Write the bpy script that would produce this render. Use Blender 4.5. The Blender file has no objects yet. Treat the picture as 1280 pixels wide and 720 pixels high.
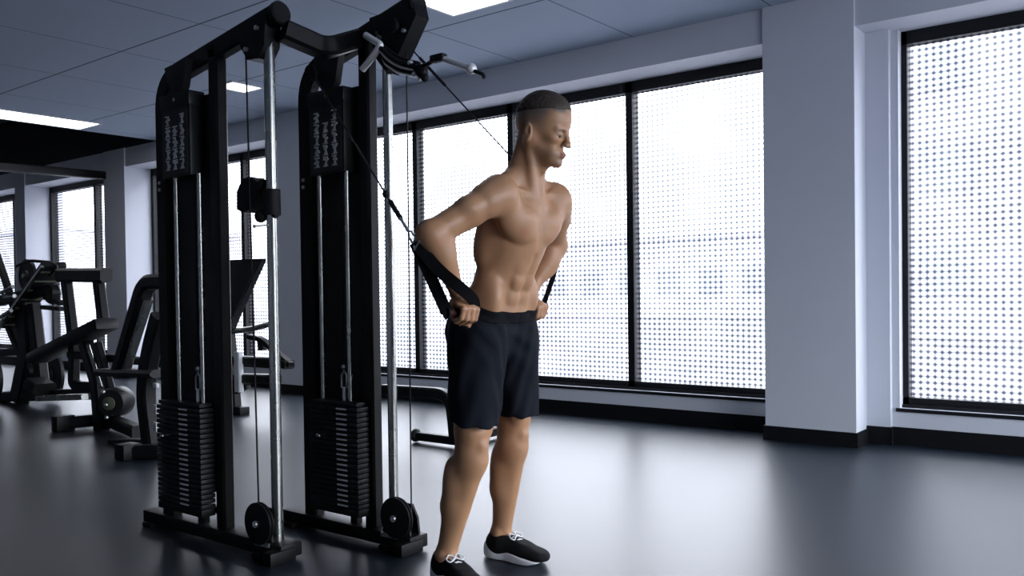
import bpy, bmesh, math, random
import numpy as np
from mathutils import Vector, Matrix
import openvdb as vdb
random.seed(7); rng = np.random.RandomState(5)
sc = bpy.context.scene
COL = sc.collection
PI = math.pi
def V(*a): return Vector(a)

# ------------------------------------------------------------------ camera
FOC, RHO, PIT, YAW, CY = 1097.0, .0134, -math.radians(1.0), math.radians(38.1), 385.15
CAM = Vector((0, 0, 1.02))
F0 = Vector((-math.sin(YAW), math.cos(YAW), 0)); R0 = Vector((math.cos(YAW), math.sin(YAW), 0)); Z0 = Vector((0, 0, 1))
CF = F0*math.cos(PIT) + Z0*math.sin(PIT); U0 = Z0*math.cos(PIT) - F0*math.sin(PIT)
CR = R0*math.cos(RHO) - U0*math.sin(RHO); CU = U0*math.cos(RHO) + R0*math.sin(RHO)
cd = bpy.data.cameras.new('camera'); cam = bpy.data.objects.new('camera', cd); COL.objects.link(cam)
cam.matrix_world = Matrix(((CR.x, CU.x, -CF.x, CAM.x), (CR.y, CU.y, -CF.y, CAM.y), (CR.z, CU.z, -CF.z, CAM.z), (0, 0, 0, 1)))
cd.sensor_width = 36; cd.lens = 36*FOC/1280; cd.shift_y = (CY-360)/1280; cd.clip_start = .05; cd.clip_end = 300
cd.dof.use_dof = False
sc.camera = cam
def at(px, py, Y):
    """surveyed point: where the sight line through a photo pixel meets the plane y = Y"""
    d = CF + CR*((px-640)/FOC) - CU*((py-CY)/FOC)
    return CAM + d*((Y-CAM.y)/d.y)

# ------------------------------------------------------------------ materials
def mat(name, col, rough=.5, metal=0, spec=.5, noise=0, nscale=30, bump=0, coat=0, rnoise=0):
    m = bpy.data.materials.new(name); m.use_nodes = True; nt = m.node_tree; b = nt.nodes['Principled BSDF']
    b.inputs['Base Color'].default_value = (*col, 1); b.inputs['Roughness'].default_value = rough
    b.inputs['Metallic'].default_value = metal; b.inputs['Specular IOR Level'].default_value = spec
    b.inputs['Coat Weight'].default_value = coat
    tc = nt.nodes.new('ShaderNodeTexCoord'); n = nt.nodes.new('ShaderNodeTexNoise'); n.inputs['Scale'].default_value = nscale
    n.inputs['Detail'].default_value = 5; nt.links.new(tc.outputs['Object'], n.inputs['Vector'])
    if noise:
        mx = nt.nodes.new('ShaderNodeMix'); mx.data_type = 'RGBA'; nt.links.new(n.outputs['Fac'], mx.inputs[0])
        mx.inputs[6].default_value = (*[c*(1-noise) for c in col], 1); mx.inputs[7].default_value = (*[min(1, c*(1+noise)) for c in col], 1)
        nt.links.new(mx.outputs[2], b.inputs['Base Color'])
    if rnoise:
        mr = nt.nodes.new('ShaderNodeMapRange'); nt.links.new(n.outputs['Fac'], mr.inputs[0])
        mr.inputs[3].default_value = rough-rnoise; mr.inputs[4].default_value = rough+rnoise; nt.links.new(mr.outputs[0], b.inputs['Roughness'])
    if bump:
        bp = nt.nodes.new('ShaderNodeBump'); bp.inputs['Strength'].default_value = bump; bp.inputs['Distance'].default_value = .01
        nt.links.new(n.outputs['Fac'], bp.inputs['Height']); nt.links.new(bp.outputs['Normal'], b.inputs['Normal'])
    return m
def emis(name, col, s):
    m = bpy.data.materials.new(name); m.use_nodes = True; b = m.node_tree.nodes['Principled BSDF']
    b.inputs['Base Color'].default_value = (.8, .8, .8, 1); b.inputs['Emission Color'].default_value = (*col, 1); b.inputs['Emission Strength'].default_value = s
    return m
M = {}
M['wall'] = mat('painted_wall', (.58, .60, .66), .75, noise=.03, nscale=3, bump=.03)
M['soffit'] = M['wall']
M['blackframe'] = mat('black_window_frame', (.005, .006, .008), .5, spec=.3, noise=.2)
M['jamb'] = mat('pale_jamb', (.6, .62, .68), .6, noise=.02)
M['powder'] = mat('black_powder_coat', (.0045, .0045, .005), .45, spec=.28, noise=.25, nscale=60, bump=.02)
M['powder2'] = mat('charcoal_powder_coat', (.011, .012, .013), .42, spec=.35, noise=.2, nscale=40)
M['plate'] = mat('cast_weight_plate', (.007, .008, .009), .42, metal=.1, spec=.4, noise=.25, nscale=50)
M['satin'] = mat('satin_bright_metal', (.88, .88, .87), .45, metal=.35, noise=.08)
M['chrome'] = mat('worn_chrome', (.50, .51, .48), .27, metal=1, noise=.12, nscale=12, rnoise=.02)
M['steel'] = mat('bright_steel', (.80, .80, .80), .3, metal=1, noise=.1)
M['white'] = mat('white_mark', (.75, .76, .76), .5, noise=.05)
M['grey'] = mat('grey_print', (.30, .33, .33), .5, noise=.2)
M['rubber'] = mat('black_rubber', (.006, .006, .007), .6, spec=.3, noise=.2, bump=.05)
M['vinyl'] = mat('black_vinyl_pad', (.008, .009, .011), .42, spec=.4, noise=.15, nscale=20, bump=.03)
M['webbing'] = mat('black_nylon_webbing', (.004, .004, .005), .9, spec=.1, noise=.3, nscale=200, bump=.1)
M['cable'] = mat('black_coated_cable', (.006, .006, .007), .5, spec=.3, noise=.1)
M['skirting'] = mat('black_rubber_skirting', (.004, .0045, .006), .6, spec=.2, noise=.15)
M['dark'] = mat('black_painted_void', (.010, .011, .014), .8, noise=.2, nscale=2)
M['duct'] = mat('dark_painted_duct', (.03, .035, .042), .5, noise=.2)
M['lamp'] = emis('lit_diffuser', (1, 1, 1), 4)
M['lampframe'] = mat('light_trim', (.6, .62, .65), .5, noise=.02)

# ------------------------------------------------------------------ helpers
def link(name, me, m, parent=None, smooth=False):
    o = bpy.data.objects.new(name, me); COL.objects.link(o)
    if m: me.materials.append(m)
    if smooth:
        for p in me.polygons: p.use_smooth = True
    if parent: o.parent = parent; o.matrix_parent_inverse = parent.matrix_world.inverted()
    return o
def tag(o, label, cat, group=None, kind=None):
    if label: o['label'] = label
    if cat: o['category'] = cat
    if group: o['group'] = group
    if kind: o['kind'] = kind
    return o
def thing(name, label, cat, loc=(0, 0, 0), group=None):
    o = bpy.data.objects.new(name, None); o.empty_display_size = .1; COL.objects.link(o); o.location = loc
    bpy.context.view_layer.update()
    o.matrix_world = Matrix.Translation(loc)
    return tag(o, label, cat, group)
class MB:
    def __init__(s): s.bm = bmesh.new()
    def box(s, lo, hi, bev=0, rot=None, piv=None):
        lo, hi = Vector(lo), Vector(hi); c = (lo+hi)/2; d = hi-lo
        r = bmesh.ops.create_cube(s.bm, size=1); vs = r['verts']
        bmesh.ops.scale(s.bm, vec=d, verts=vs); bmesh.ops.translate(s.bm, vec=c, verts=vs)
        if bev:
            es = list({e for v in vs for e in v.link_edges})
            rr = bmesh.ops.bevel(s.bm, geom=es, offset=min(bev, min(d)*.45), segments=2, affect='EDGES', profile=.6)
            vs = list({v for f in rr['faces'] for v in f.verts} | {v for v in vs if v.is_valid})
        if rot is not None: bmesh.ops.rotate(s.bm, cent=piv if piv is not None else c, matrix=rot, verts=vs)
        return s
    def sweep(s, pts, prof, up=(0, 1, 0), fillet=0, seg=6, closed=False, scales=None):
        pts = [Vector(p) for p in pts]
        if fillet and len(pts) > 2:
            out = [pts[0]]
            for i in range(1, len(pts)-1):
                a, b, c = pts[i-1], pts[i], pts[i+1]; u = (a-b); w = (c-b)
                k = min(fillet, u.length*.49, w.length*.49); p0 = b+u.normalized()*k; p1 = b+w.normalized()*k
                for j in range(seg+1):
                    t = j/seg; out.append((1-t)**2*p0+2*t*(1-t)*b+t*t*p1)
            out.append(pts[-1]); pts = out
        n = len(pts); rings = []; up = Vector(up)
        for i, p in enumerate(pts):
            if closed: t = pts[(i+1) % n]-pts[i-1]
            else: t = (pts[min(i+1, n-1)]-pts[max(i-1, 0)])
            t.normalize(); b = up - t*up.dot(t)
            if b.length < 1e-4: b = Vector((1, 0, 0)) - t*t.x
            if b.length < 1e-4: b = Vector((0, 0, 1)) - t*t.z
            b.normalize(); nrm = b.cross(t); up = b
            k = scales[i] if scales else 1
            rings.append([s.bm.verts.new(p + nrm*(x*k) + b*(y*k)) for x, y in prof])
        m = len(prof)
        for i in range(n if closed else n-1):
            A, B = rings[i], rings[(i+1) % n]
            for j in range(m): s.bm.faces.new((A[j], A[(j+1) % m], B[(j+1) % m], B[j]))
        if not closed:
            s.bm.faces.new(rings[0][::-1]); s.bm.faces.new(rings[-1])
        return s
    def tube(s, pts, r, n=12, **k):
        return s.sweep(pts, [(r*math.cos(2*PI*i/n), r*math.sin(2*PI*i/n)) for i in range(n)], **k)
    def bar(s, pts, w, h, c=None, **k):
        c = min(w, h)*.15 if c is None else c; a, b = w/2, h/2
        return s.sweep(pts, [(a-c, b), (-a+c, b), (-a, b-c), (-a, -b+c), (-a+c, -b), (a-c, -b), (a, -b+c), (a, b-c)][::-1], **k)
    def lathe(s, prof, c, ax=(0, 0, 1), n=24):
        ax = Vector(ax).normalized(); q = Vector((0, 0, 1)).rotation_difference(ax); rings = []
        for r, z in prof: rings.append([s.bm.verts.new(Vector(c)+q @ Vector((r*math.cos(2*PI*i/n), r*math.sin(2*PI*i/n), z))) for i in range(n)])
        for A, B in zip(rings, rings[1:]):
            for j in range(n): s.bm.faces.new((A[j], A[(j+1) % n], B[(j+1) % n], B[j]))
        s.bm.faces.new(rings[0][::-1]); s.bm.faces.new(rings[-1]); return s
    def prism(s, poly, y0, y1):      # polygon in x,z extruded along y
        a = [s.bm.verts.new((x, y0, z)) for x, z in poly]; b = [s.bm.verts.new((x, y1, z)) for x, z in poly]; n = len(poly)
        s.bm.faces.new(a); s.bm.faces.new(b[::-1])
        for i in range(n): s.bm.faces.new((a[i], b[i], b[(i+1) % n], a[(i+1) % n]))
        return s
    def ball(s, c, r, sx=1, sy=1, sz=1, n=16):
        rr = bmesh.ops.create_uvsphere(s.bm, u_segments=n, v_segments=n//2+2, radius=r)
        bmesh.ops.scale(s.bm, vec=(sx, sy, sz), verts=rr['verts']); bmesh.ops.translate(s.bm, vec=c, verts=rr['verts']); return s
    def obj(s, name, m, parent=None, smooth=True):
        bmesh.ops.recalc_face_normals(s.bm, faces=s.bm.faces)
        me = bpy.data.meshes.new(name); s.bm.to_mesh(me); s.bm.free()
        o = link(name, me, m, parent, smooth)
        if smooth:
            me.shade_smooth() if hasattr(me, 'shade_smooth') else None
            try: me.set_sharp_from_angle(angle=math.radians(40))
            except Exception: pass
        return o
def struct(o): o['kind'] = 'structure'; return o
def dup(root, d, rename=None):
    r = root.copy(); COL.objects.link(r); r.location = root.location + Vector(d)
    for ch in list(root.children):
        c = ch.copy(); COL.objects.link(c); c.parent = r
        for g in ch.children:
            e = g.copy(); COL.objects.link(e); e.parent = c
    return r

# ------------------------------------------------------------------ distance-field modeller (for body, clothes, shoes)
class Field:
    def __init__(s, lo, hi, h):
        s.lo = np.array(lo, float); s.h = h; s.n = np.ceil((np.array(hi)-s.lo)/h).astype(int)+1
        s.g = np.full(s.n, .1, np.float32)
    def region(s, lo, hi):
        a = np.clip(np.floor((np.array(lo)-s.lo)/s.h).astype(int), 0, s.n); b = np.clip(np.ceil((np.array(hi)-s.lo)/s.h).astype(int)+1, 0, s.n)
        if (b <= a).any(): return None, None
        sl = tuple(slice(i, j) for i, j in zip(a, b))
        ax = [(np.arange(i, j)*s.h+o).astype(np.float32) for i, j, o in zip(a, b, s.lo)]
        return sl, np.meshgrid(*ax, indexing='ij', sparse=True)
    def put(s, sl, d, k, mode):
        g = s.g[sl]; k = max(k, 1e-5)
        if mode == 'add':
            t = np.clip(.5+.5*(g-d)/k, 0, 1); s.g[sl] = g*(1-t)+d*t-k*t*(1-t)
        elif mode == 'sub':
            t = np.clip(.5-.5*(g+d)/k, 0, 1); s.g[sl] = g*(1-t)+(-d)*t+k*t*(1-t)
        elif mode == 'cut':
            t = np.clip(.5-.5*(d-g)/k, 0, 1); s.g[sl] = d*(1-t)+g*t+k*t*(1-t)
    def cone(s, a, b, r1, r2, k=.02, mode='add'):
        a = np.array(a, float); b = np.array(b, float); m = max(r1, r2)+k+.012
        sl, X = s.region(np.minimum(a, b)-m, np.maximum(a, b)+m)
        if sl is None: return s
        ba = b-a; L = max(float(ba@ba), 1e-9)
        t = np.clip(((X[0]-a[0])*ba[0]+(X[1]-a[1])*ba[1]+(X[2]-a[2])*ba[2])/L, 0, 1)
        d = np.sqrt((X[0]-a[0]-t*ba[0])**2+(X[1]-a[1]-t*ba[1])**2+(X[2]-a[2]-t*ba[2])**2)-(r1+(r2-r1)*t)
        s.put(sl, d, k, mode); return s
    def ell(s, c, r, R=None, k=.02, mode='add'):
        c = np.array(c, float); r = np.array(r, float); m = r.max()+k+.012 if R is not None else r+k+.012
        sl, X = s.region(c-m, c+m)
        if sl is None: return s
        q = [X[i]-c[i] for i in range(3)]
        if R is not None:                     # R: 3x3, columns are the local axes
            q = [q[0]*R[0, i]+q[1]*R[1, i]+q[2]*R[2, i] for i in range(3)]
        k0 = np.sqrt((q[0]/r[0])**2+(q[1]/r[1])**2+(q[2]/r[2])**2); k1 = np.sqrt((q[0]/r[0]**2)**2+(q[1]/r[1]**2)**2+(q[2]/r[2]**2)**2)
        d = k0*(k0-1)/np.maximum(k1, 1e-6)
        s.put(sl, d, k, mode); return s
    def plane(s, p, n, k=.004, lo=None, hi=None):   # keep the side against the normal
        n = np.array(n, float); n /= np.linalg.norm(n)
        sl, X = s.region(lo if lo is not None else s.lo, hi if hi is not None else s.lo+s.n*s.h)
        d = (X[0]-p[0])*n[0]+(X[1]-p[1])*n[1]+(X[2]-p[2])*n[2]
        s.put(sl, np.broadcast_to(d, s.g[sl].shape), k, 'cut'); return s
    def mesh(s, name, smooth_iter=1):
        g = vdb.FloatGrid(.1); g.copyFromArray(np.ascontiguousarray(s.g))
        p, q = g.convertToQuads(0.0)
        p = p*s.h + s.lo
        me = bpy.data.meshes.new(name); nv, nq = len(p), len(q)
        if smooth_iter:
            for _ in range(smooth_iter):
                acc = np.zeros_like(p); cnt = np.zeros(nv)
                for i in range(4):
                    np.add.at(acc, q[:, i], p[q[:, (i+1) % 4]]); np.add.at(acc, q[:, i], p[q[:, (i-1) % 4]]); np.add.at(cnt, q[:, i], 2)
                p = .4*p + .6*acc/np.maximum(cnt, 1)[:, None]
        me.vertices.add(nv); me.vertices.foreach_set('co', p.astype(np.float32).ravel())
        me.loops.add(nq*4); me.loops.foreach_set('vertex_index', q[:, ::-1].astype(np.int32).ravel())
        me.polygons.add(nq); me.polygons.foreach_set('loop_start', np.arange(0, nq*4, 4, dtype=np.int32))
        me.update(calc_edges=True); me.validate()
        bm = bmesh.new(); bm.from_mesh(me); bmesh.ops.recalc_face_normals(bm, faces=bm.faces); bm.to_mesh(me); bm.free()
        return me, p

# ------------------------------------------------------------------ THE ROOM
WY, CFY, CZ = 6.15, 5.75, 2.92          # window plane, column fronts, ceiling height
LOWY = 6.02                              # face of the low wall below the windows
XL, XR, YF = -17.0, 3.2, -5.0
floor_m = mat('dark_rubber_floor', (.010, .016, .024), .37, spec=.42, noise=.2, nscale=5, rnoise=.008)
struct(MB().box((XL-.2, YF-.2, -.12), (XR+.2, WY+.15, 0)).obj('floor', floor_m, smooth=False))
# suspended ceiling: tiles with thin dark joints, in the object's own coordinates
def tile_mat():
    m = mat('ceiling_tiles', (.37, .44, .55), .8, noise=.03, nscale=2); nt = m.node_tree; b = nt.nodes['Principled BSDF']
    src = b.inputs['Base Color'].links[0].from_socket
    tc = nt.nodes.new('ShaderNodeTexCoord'); sp = nt.nodes.new('ShaderNodeSeparateXYZ'); nt.links.new(tc.outputs['Object'], sp.inputs[0])
    def ln(out, off, pitch, w):
        a = nt.nodes.new('ShaderNodeMath'); a.operation = 'ADD'; nt.links.new(out, a.inputs[0]); a.inputs[1].default_value = off
        d = nt.nodes.new('ShaderNodeMath'); d.operation = 'DIVIDE'; nt.links.new(a.outputs[0], d.inputs[0]); d.inputs[1].default_value = pitch
        f = nt.nodes.new('ShaderNodeMath'); f.operation = 'FRACT'; nt.links.new(d.outputs[0], f.inputs[0])
        l = nt.nodes.new('ShaderNodeMath'); l.operation = 'LESS_THAN'; nt.links.new(f.outputs[0], l.inputs[0]); l.inputs[1].default_value = w/pitch
        return l
    lx = ln(sp.outputs[0], 5.95+22, 1.07, .009); ly = ln(sp.outputs[1], -3.50+11.5, 1.15, .016)
    mx = nt.nodes.new('ShaderNodeMath'); mx.operation = 'MAXIMUM'; nt.links.new(lx.outputs[0], mx.inputs[0]); nt.links.new(ly.outputs[0], mx.inputs[1])
    mm = nt.nodes.new('ShaderNodeMix'); mm.data_type = 'RGBA'; nt.links.new(mx.outputs[0], mm.inputs[0]); nt.links.new(src, mm.inputs[6]); mm.inputs[7].default_value = (.06, .08, .12, 1)
    nt.links.new(mm.outputs[2], b.inputs['Base Color'])
    return m
CX = -9.95
struct(MB().box((CX, YF-.2, CZ), (XR+.2, WY+.15, CZ+.12)).obj('ceiling', tile_mat(), smooth=False))
struct(MB().box((XL-.2, YF-.2, 3.7), (CX, WY+.15, 3.8)).box((CX-.02, YF-.2, CZ+.12), (CX, WY+.15, 3.7)).obj('ceiling', M['dark'], smooth=False))
wall = MB()
cols = [(-1.727, -2.328), (-7.218, -7.70), (-10.717, -11.242), (-13.557, -13.88)]
for a, b in cols: wall.box((b, CFY, 0), (a, WY+.15, CZ))
wall.box((-1.727, 5.98, 0), (-1.58, WY+.15, CZ))                      # narrow return beside the near column
wall.box((-1.58, 6.03, 0), (-1.535, WY+.15, CZ))
BZ = 2.685
ends = [(XR+.2, -1.727), (-2.328, -7.218), (-7.70, -10.717), (-11.242, -13.557), (-13.88, XL)]
for a, b in ends:
    wall.box((b, CFY+.02, BZ), (a, WY+.15, CZ))
    wall.box((b, LOWY, 0), (a, WY+.15, .235))
struct(wall.obj('wall_back', M['wall'], smooth=False))
struct(MB().box((XL, CFY+.03, CZ), (CX, WY+.15, 3.7)).obj('wall_back', M['dark'], smooth=False))
struct(MB().box((XL-.2, YF, 0), (XL, WY+.15, 3.7)).obj('wall_left', M['wall'], smooth=False))
wr_ = MB()                                              # right wall: piers, sill and head around two big windows
for a, b in ((YF, .9), (5.2, WY+.15)): wr_.box((XR, a, 0), (XR+.2, b, CZ))
for a, b in ((.9, 5.2),): wr_.box((XR, a, 0), (XR+.2, b, .3)); wr_.box((XR, a, 2.6), (XR+.2, b, CZ))
struct(wr_.obj('wall_right', M['wall'], smooth=False))
struct(MB().box((XL, YF-.2, 0), (XR, YF, 3.7)).obj('wall_front', M['wall'], smooth=False))
bb = MB(); BH = .095
bb.box((-1.74, 5.966, 0), (-1.568, 5.99, BH+.02)); bb.box((-1.60, 5.966, 0), (-1.568, LOWY, BH+.02))
for a, b in cols: bb.box((b-.012, CFY-.014, 0), (a+.012, LOWY, BH))
for a, b in ends: bb.box((b, LOWY-.014, 0), (a, LOWY+.01, BH+.02))
struct(bb.obj('baseboard_back', M['skirting'], smooth=False))

# windows: black frames with cross-ribbed patterned panes
def pane_mat():
    m = bpy.data.materials.new('cross_ribbed_pane'); m.use_nodes = True; nt = m.node_tree; nt.nodes.clear()
    out = nt.nodes.new('ShaderNodeOutputMaterial'); tc = nt.nodes.new('ShaderNodeTexCoord'); sp = nt.nodes.new('ShaderNodeSeparateXYZ')
    nt.links.new(tc.outputs['Object'], sp.inputs[0])
    def M2(op, a, b=None):
        n = nt.nodes.new('ShaderNodeMath'); n.operation = op
        for i, x in enumerate((a, b)):
            if x is None: continue
            if isinstance(x, (int, float)): n.inputs[i].default_value = x
            else: nt.links.new(x, n.inputs[i])
        return n.outputs[0]
    nz = nt.nodes.new('ShaderNodeTexNoise'); nz.inputs['Scale'].default_value = 3.0; nz.inputs['Detail'].default_value = 3
    nt.links.new(tc.outputs['Object'], nz.inputs['Vector'])
    wob = M2('MULTIPLY', M2('SUBTRACT', nz.outputs['Fac'], .5), .012)
    def wave(o, pitch):
        c = M2('COSINE', M2('MULTIPLY', M2('ADD', o, wob), 2*PI/pitch)); return M2('POWER', M2('ADD', M2('MULTIPLY', c, .5), .5), 1.7)
    a = wave(sp.outputs[0], .0435); b = wave(sp.outputs[2], .040)
    s = M2('MAXIMUM', M2('MULTIPLY', a, b), M2('MULTIPLY', M2('ADD', a, b), .60))       # ribs, darkest where they cross
    s = M2('MINIMUM', s, 1.0)
    st = M2('ADD', .75, M2('MULTIPLY', nz.outputs['Fac'], .45))
    s = M2('MINIMUM', M2('MULTIPLY', s, st), 1.0)
    mx = nt.nodes.new('ShaderNodeMix'); mx.data_type = 'RGBA'; nt.links.new(s, mx.inputs[0])
    mx.inputs[6].default_value = (.98, .98, 1, 1); mx.inputs[7].default_value = (.20, .215, .245, 1)
    tr = nt.nodes.new('ShaderNodeBsdfTransparent'); nt.links.new(mx.outputs[2], tr.inputs[0])
    gl = nt.nodes.new('ShaderNodeBsdfGlossy'); gl.inputs[0].default_value = (.8, .85, .9, 1); gl.inputs['Roughness'].default_value = .3
    ms = nt.nodes.new('ShaderNodeMixShader'); ms.inputs[0].default_value = .05
    nt.links.new(tr.outputs[0], ms.inputs[1]); nt.links.new(gl.outputs[0], ms.inputs[2]); nt.links.new(ms.outputs[0], out.inputs[0])
    return m
M['pane'] = pane_mat()
M['clear'] = bpy.data.materials.new('clear_pane'); M['clear'].use_nodes = True; nt = M['clear'].node_tree; nt.nodes.clear()
o_ = nt.nodes.new('ShaderNodeOutputMaterial'); t_ = nt.nodes.new('ShaderNodeBsdfTransparent'); t_.inputs[0].default_value = (.9, .92, .95, 1); nt.links.new(t_.outputs[0], o_.inputs[0])
def window(n, x0, x1, mull):
    r = struct(bpy.data.objects.new('window_%d' % n, None)); COL.objects.link(r)
    z0, z1 = .235, BZ; y0, y1 = WY-.045, WY+.05
    f = MB(); f.box((x0, y0, z1-.085), (x1, y1, z1)); f.box((x0, y0, z0), (x1, y1, z0+.065))
    f.box((x0, y0-.02, z0-.002), (x1, y0+.01, z0+.022)); f.box((x0, LOWY-.008, z0-.02), (x1, LOWY+.002, z0+.003))
    f.box((x0, y0, z0), (x0+.055, y1, z1)); f.box((x1-.055, y0, z0), (x1, y1, z1))
    for m in mull: f.box((m-.030, y0, z0), (m+.030, y1, z1))
    f.obj('window_frame', M['blackframe'], r, smooth=False)
    xs = [x0+.03]+list(mull)+[x1-.03]
    for a, b in zip(xs, xs[1:]):
        MB().box((a, WY, z0+.03), (b, WY+.006, z1-.04)).obj('pane', M['pane'], r, smooth=False)
    l = bpy.data.lights.new('window_portal', 'AREA'); l.shape = 'RECTANGLE'; l.size = x1-x0; l.size_y = z1-z0; l.cycles.is_portal = True
    o = bpy.data.objects.new('window_portal', l); COL.objects.link(o); o.location = ((x0+x1)/2, WY+.2, (z0+z1)/2); o.rotation_euler = (-PI/2, 0, 0)
window(1, -1.555, XR, [-.37, .82, 2.01])
window(2, -7.218, -2.328, [-5.955, -4.785, -3.58])
window(3, -10.717, -7.70, [-9.75, -8.74])
window(4, -13.557, -11.242, [-12.2])
window(5, XL, -13.88, [-14.8, -15.9])
for n_, (a, b) in enumerate(((.9, 5.2),)):
    r = struct(bpy.data.objects.new('window_%d' % (6+n_), None)); COL.objects.link(r); f = MB()
    for y_ in (a, (a*2+b)/3, (a+b*2)/3, b): f.box((XR+.05, y_-.03, .3), (XR+.12, y_+.03, 2.6))
    f.box((XR+.05, a, .3), (XR+.12, b, .36)); f.box((XR+.05, a, 2.54), (XR+.12, b, 2.6)); f.obj('window_frame', M['blackframe'], r, smooth=False)
    MB().box((XR+.08, a, .33), (XR+.086, b, 2.57)).obj('pane', M['clear'], r, smooth=False)
    l = bpy.data.lights.new('window_portal', 'AREA'); l.shape = 'RECTANGLE'; l.size = b-a; l.size_y = 2.3; l.cycles.is_portal = True
    o = bpy.data.objects.new('window_portal', l); COL.objects.link(o); o.location = (XR+.25, (a+b)/2, 1.45); o.rotation_euler = (PI/2, 0, PI/2)

# ------------------------------------------------------------------ outside
ext = mat('pale_paving', (.24, .24, .26), .9, noise=.3, nscale=.6)
struct(MB().box((-80, WY+.3, -.6), (60, 80, -.5)).obj('ground', ext, smooth=False))
def building(x0, x1, y0, y1, h, wm, label, fl=3.0, wx=2.6):
    t = thing('street_building', label, 'building', ((x0+x1)/2, (y0+y1)/2, -.5))
    MB().box((x0, y0, -.5), (x1, y1, h)).box((x0-.2, y0-.25, h-.25), (x1+.2, y1+.2, h+.05)).obj('facade', wm, t, smooth=False)
    gm = M['facadeglass']
    z = .8
    while z+1.6 < h:
        x = x0+1.0
        while x+1.4 < x1:
            MB().box((x, y0-.04, z), (x+1.4, y0+.05, z+1.5)).obj('window', gm, t, smooth=False); x += wx
        z += fl
M['facadeglass'] = mat('facade_glass', (.40, .42, .46), .4, noise=.1)
fac = mat('pale_facade', (.66, .66, .70), .9, noise=.08, nscale=.5)
fac2 = mat('grey_facade', (.50, .50, .54), .9, noise=.12, nscale=.5)
building(-7.5, 10, 28, 38, 12.5, fac2, 'pale grey building seen through the patterned window right of the near column')
building(-36, -15, 45, 55, 4.2, fac, 'low pale building seen through the wide window behind the man')
building(-75, -48, 22, 34, 5.0, fac, 'low building seen through the window at the far left edge')

w = bpy.data.worlds.new('overcast'); sc.world = w; sc.view_settings.view_transform = 'Standard'; sc.view_settings.look = 'None'; sc.view_settings.gamma = 1; sc.view_settings.use_curve_mapping = False; sc.view_settings.exposure = .0; w.use_nodes = True; nt = w.node_tree; bg = nt.nodes['Background']
tc = nt.nodes.new('ShaderNodeTexCoord'); sp = nt.nodes.new('ShaderNodeSeparateXYZ'); nt.links.new(tc.outputs['Generated'], sp.inputs[0])
cr = nt.nodes.new('ShaderNodeValToRGB'); mr = nt.nodes.new('ShaderNodeMapRange'); nt.links.new(sp.outputs[2], mr.inputs[0]); mr.inputs[1].default_value = -1; mr.inputs[2].default_value = 1
nt.links.new(mr.outputs[0], cr.inputs[0]); e = cr.color_ramp.elements
e[0].position = .48; e[0].color = (.35, .36, .40, 1); e[1].position = .60; e[1].color = (.93, .96, 1, 1)
x = e.new(.5); x.color = (.36, .38, .42, 1)
nt.links.new(cr.outputs[0], bg.inputs[0]); bg.inputs[1].default_value = 15.5

# ------------------------------------------------------------------ ceiling lights, duct, bar
def ceiling_light(x0, x1, y0, y1, label):
    t = thing('ceiling_light', label, 'light', ((x0+x1)/2, (y0+y1)/2, CZ), 'recessed ceiling lights')
    MB().box((x0, y0, CZ-.006), (x1, y1, CZ+.004)).obj('diffuser', M['lamp'], t, smooth=False)
    f = MB()
    for a, b in (((x0-.02, y0-.02), (x1+.02, y0)), ((x0-.02, y1), (x1+.02, y1+.02)), ((x0-.02, y0), (x0, y1)), ((x1, y0), (x1+.02, y1))):
        f.box((a[0], a[1], CZ-.01), (b[0], b[1], CZ+.004))
    f.obj('trim', M['lampframe'], t, smooth=False)
ceiling_light(-4.0, -3.52, 3.3, 4.5, 'bright square-edged ceiling panel light above the right end of the machine')
ceiling_light(-9.86, -9.4, 2.6, 4.78, 'long bright ceiling light at the left edge beside the black open ceiling')
ceiling_light(-6.98, -6.72, 4.62, 4.92, 'small bright ceiling light seen between the left tower and its chrome pole')
d = thing('ventilation_duct', 'dark round ventilation duct in the black open ceiling at the upper left', 'duct', (-12.5, 4.0, 3.2))
dm = MB(); dm.tube([(-16.8, 4.0, 3.22), (-12.0, 4.0, 3.22), (-11.2, 4.0, 3.22), (-11.2, 2.8, 3.22), (-11.2, -4.9, 3.22)], .40, n=28, fillet=.9, seg=10, up=(0, 0, 1)); dm.obj('duct_run', M['duct'], d)
for xx in (-12.6, -14.0, -15.4): MB().lathe([(.40, -.02), (.42, -.02), (.42, .02), (.40, .02)], (xx, 4.0, 3.22), (1, 0, 0), 28).obj('duct_collar', M['duct'], d)
b = MB(); b.bar([at(-60, 203, 3.6), (at(131, 219, 5.745)+V(-.03, 0, 0))], .10, .10, up=(0, 0, 1))
o = b.obj('pull_up_beam', M['powder'], smooth=True); tag(o, 'black horizontal beam running from the far left column towards the left edge', 'beam')
b = MB(); b.bar([at(-60, 203, 3.6)+V(0, 0, -.05), (at(-60, 203, 3.6).x, 3.6, 0)], .08, .08, up=(1, 0, 0)); b.obj('post', M['powder'], o)

# ------------------------------------------------------------------ THE MAN
def unit(v): v = np.array(v, float); return v/np.linalg.norm(v)
PC = np.array([-1.995, 2.46, .92])                       # middle of the pelvis
tu = unit([.15, 0, .50]); tf = unit([.50, 0, -.15]); tl = np.array([0, 1., 0])
TR = np.stack([tf, tl, tu], 1)
def T(f, l, u): return PC + tf*f + tl*l + tu*u
def euler(R0_, ax, deg):
    a = math.radians(deg); c, s_ = math.cos(a), math.sin(a); E = np.eye(3); i, j = [(1, 2), (2, 0), (0, 1)][ax]
    E[i, i] = c; E[j, j] = c; E[i, j] = -s_; E[j, i] = s_; return R0_ @ E
B = Field((-2.32, 1.90, 0.02), (-1.58, 2.98, 1.78), .0038)
A_ = lambda p: np.array(p, float)
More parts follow.
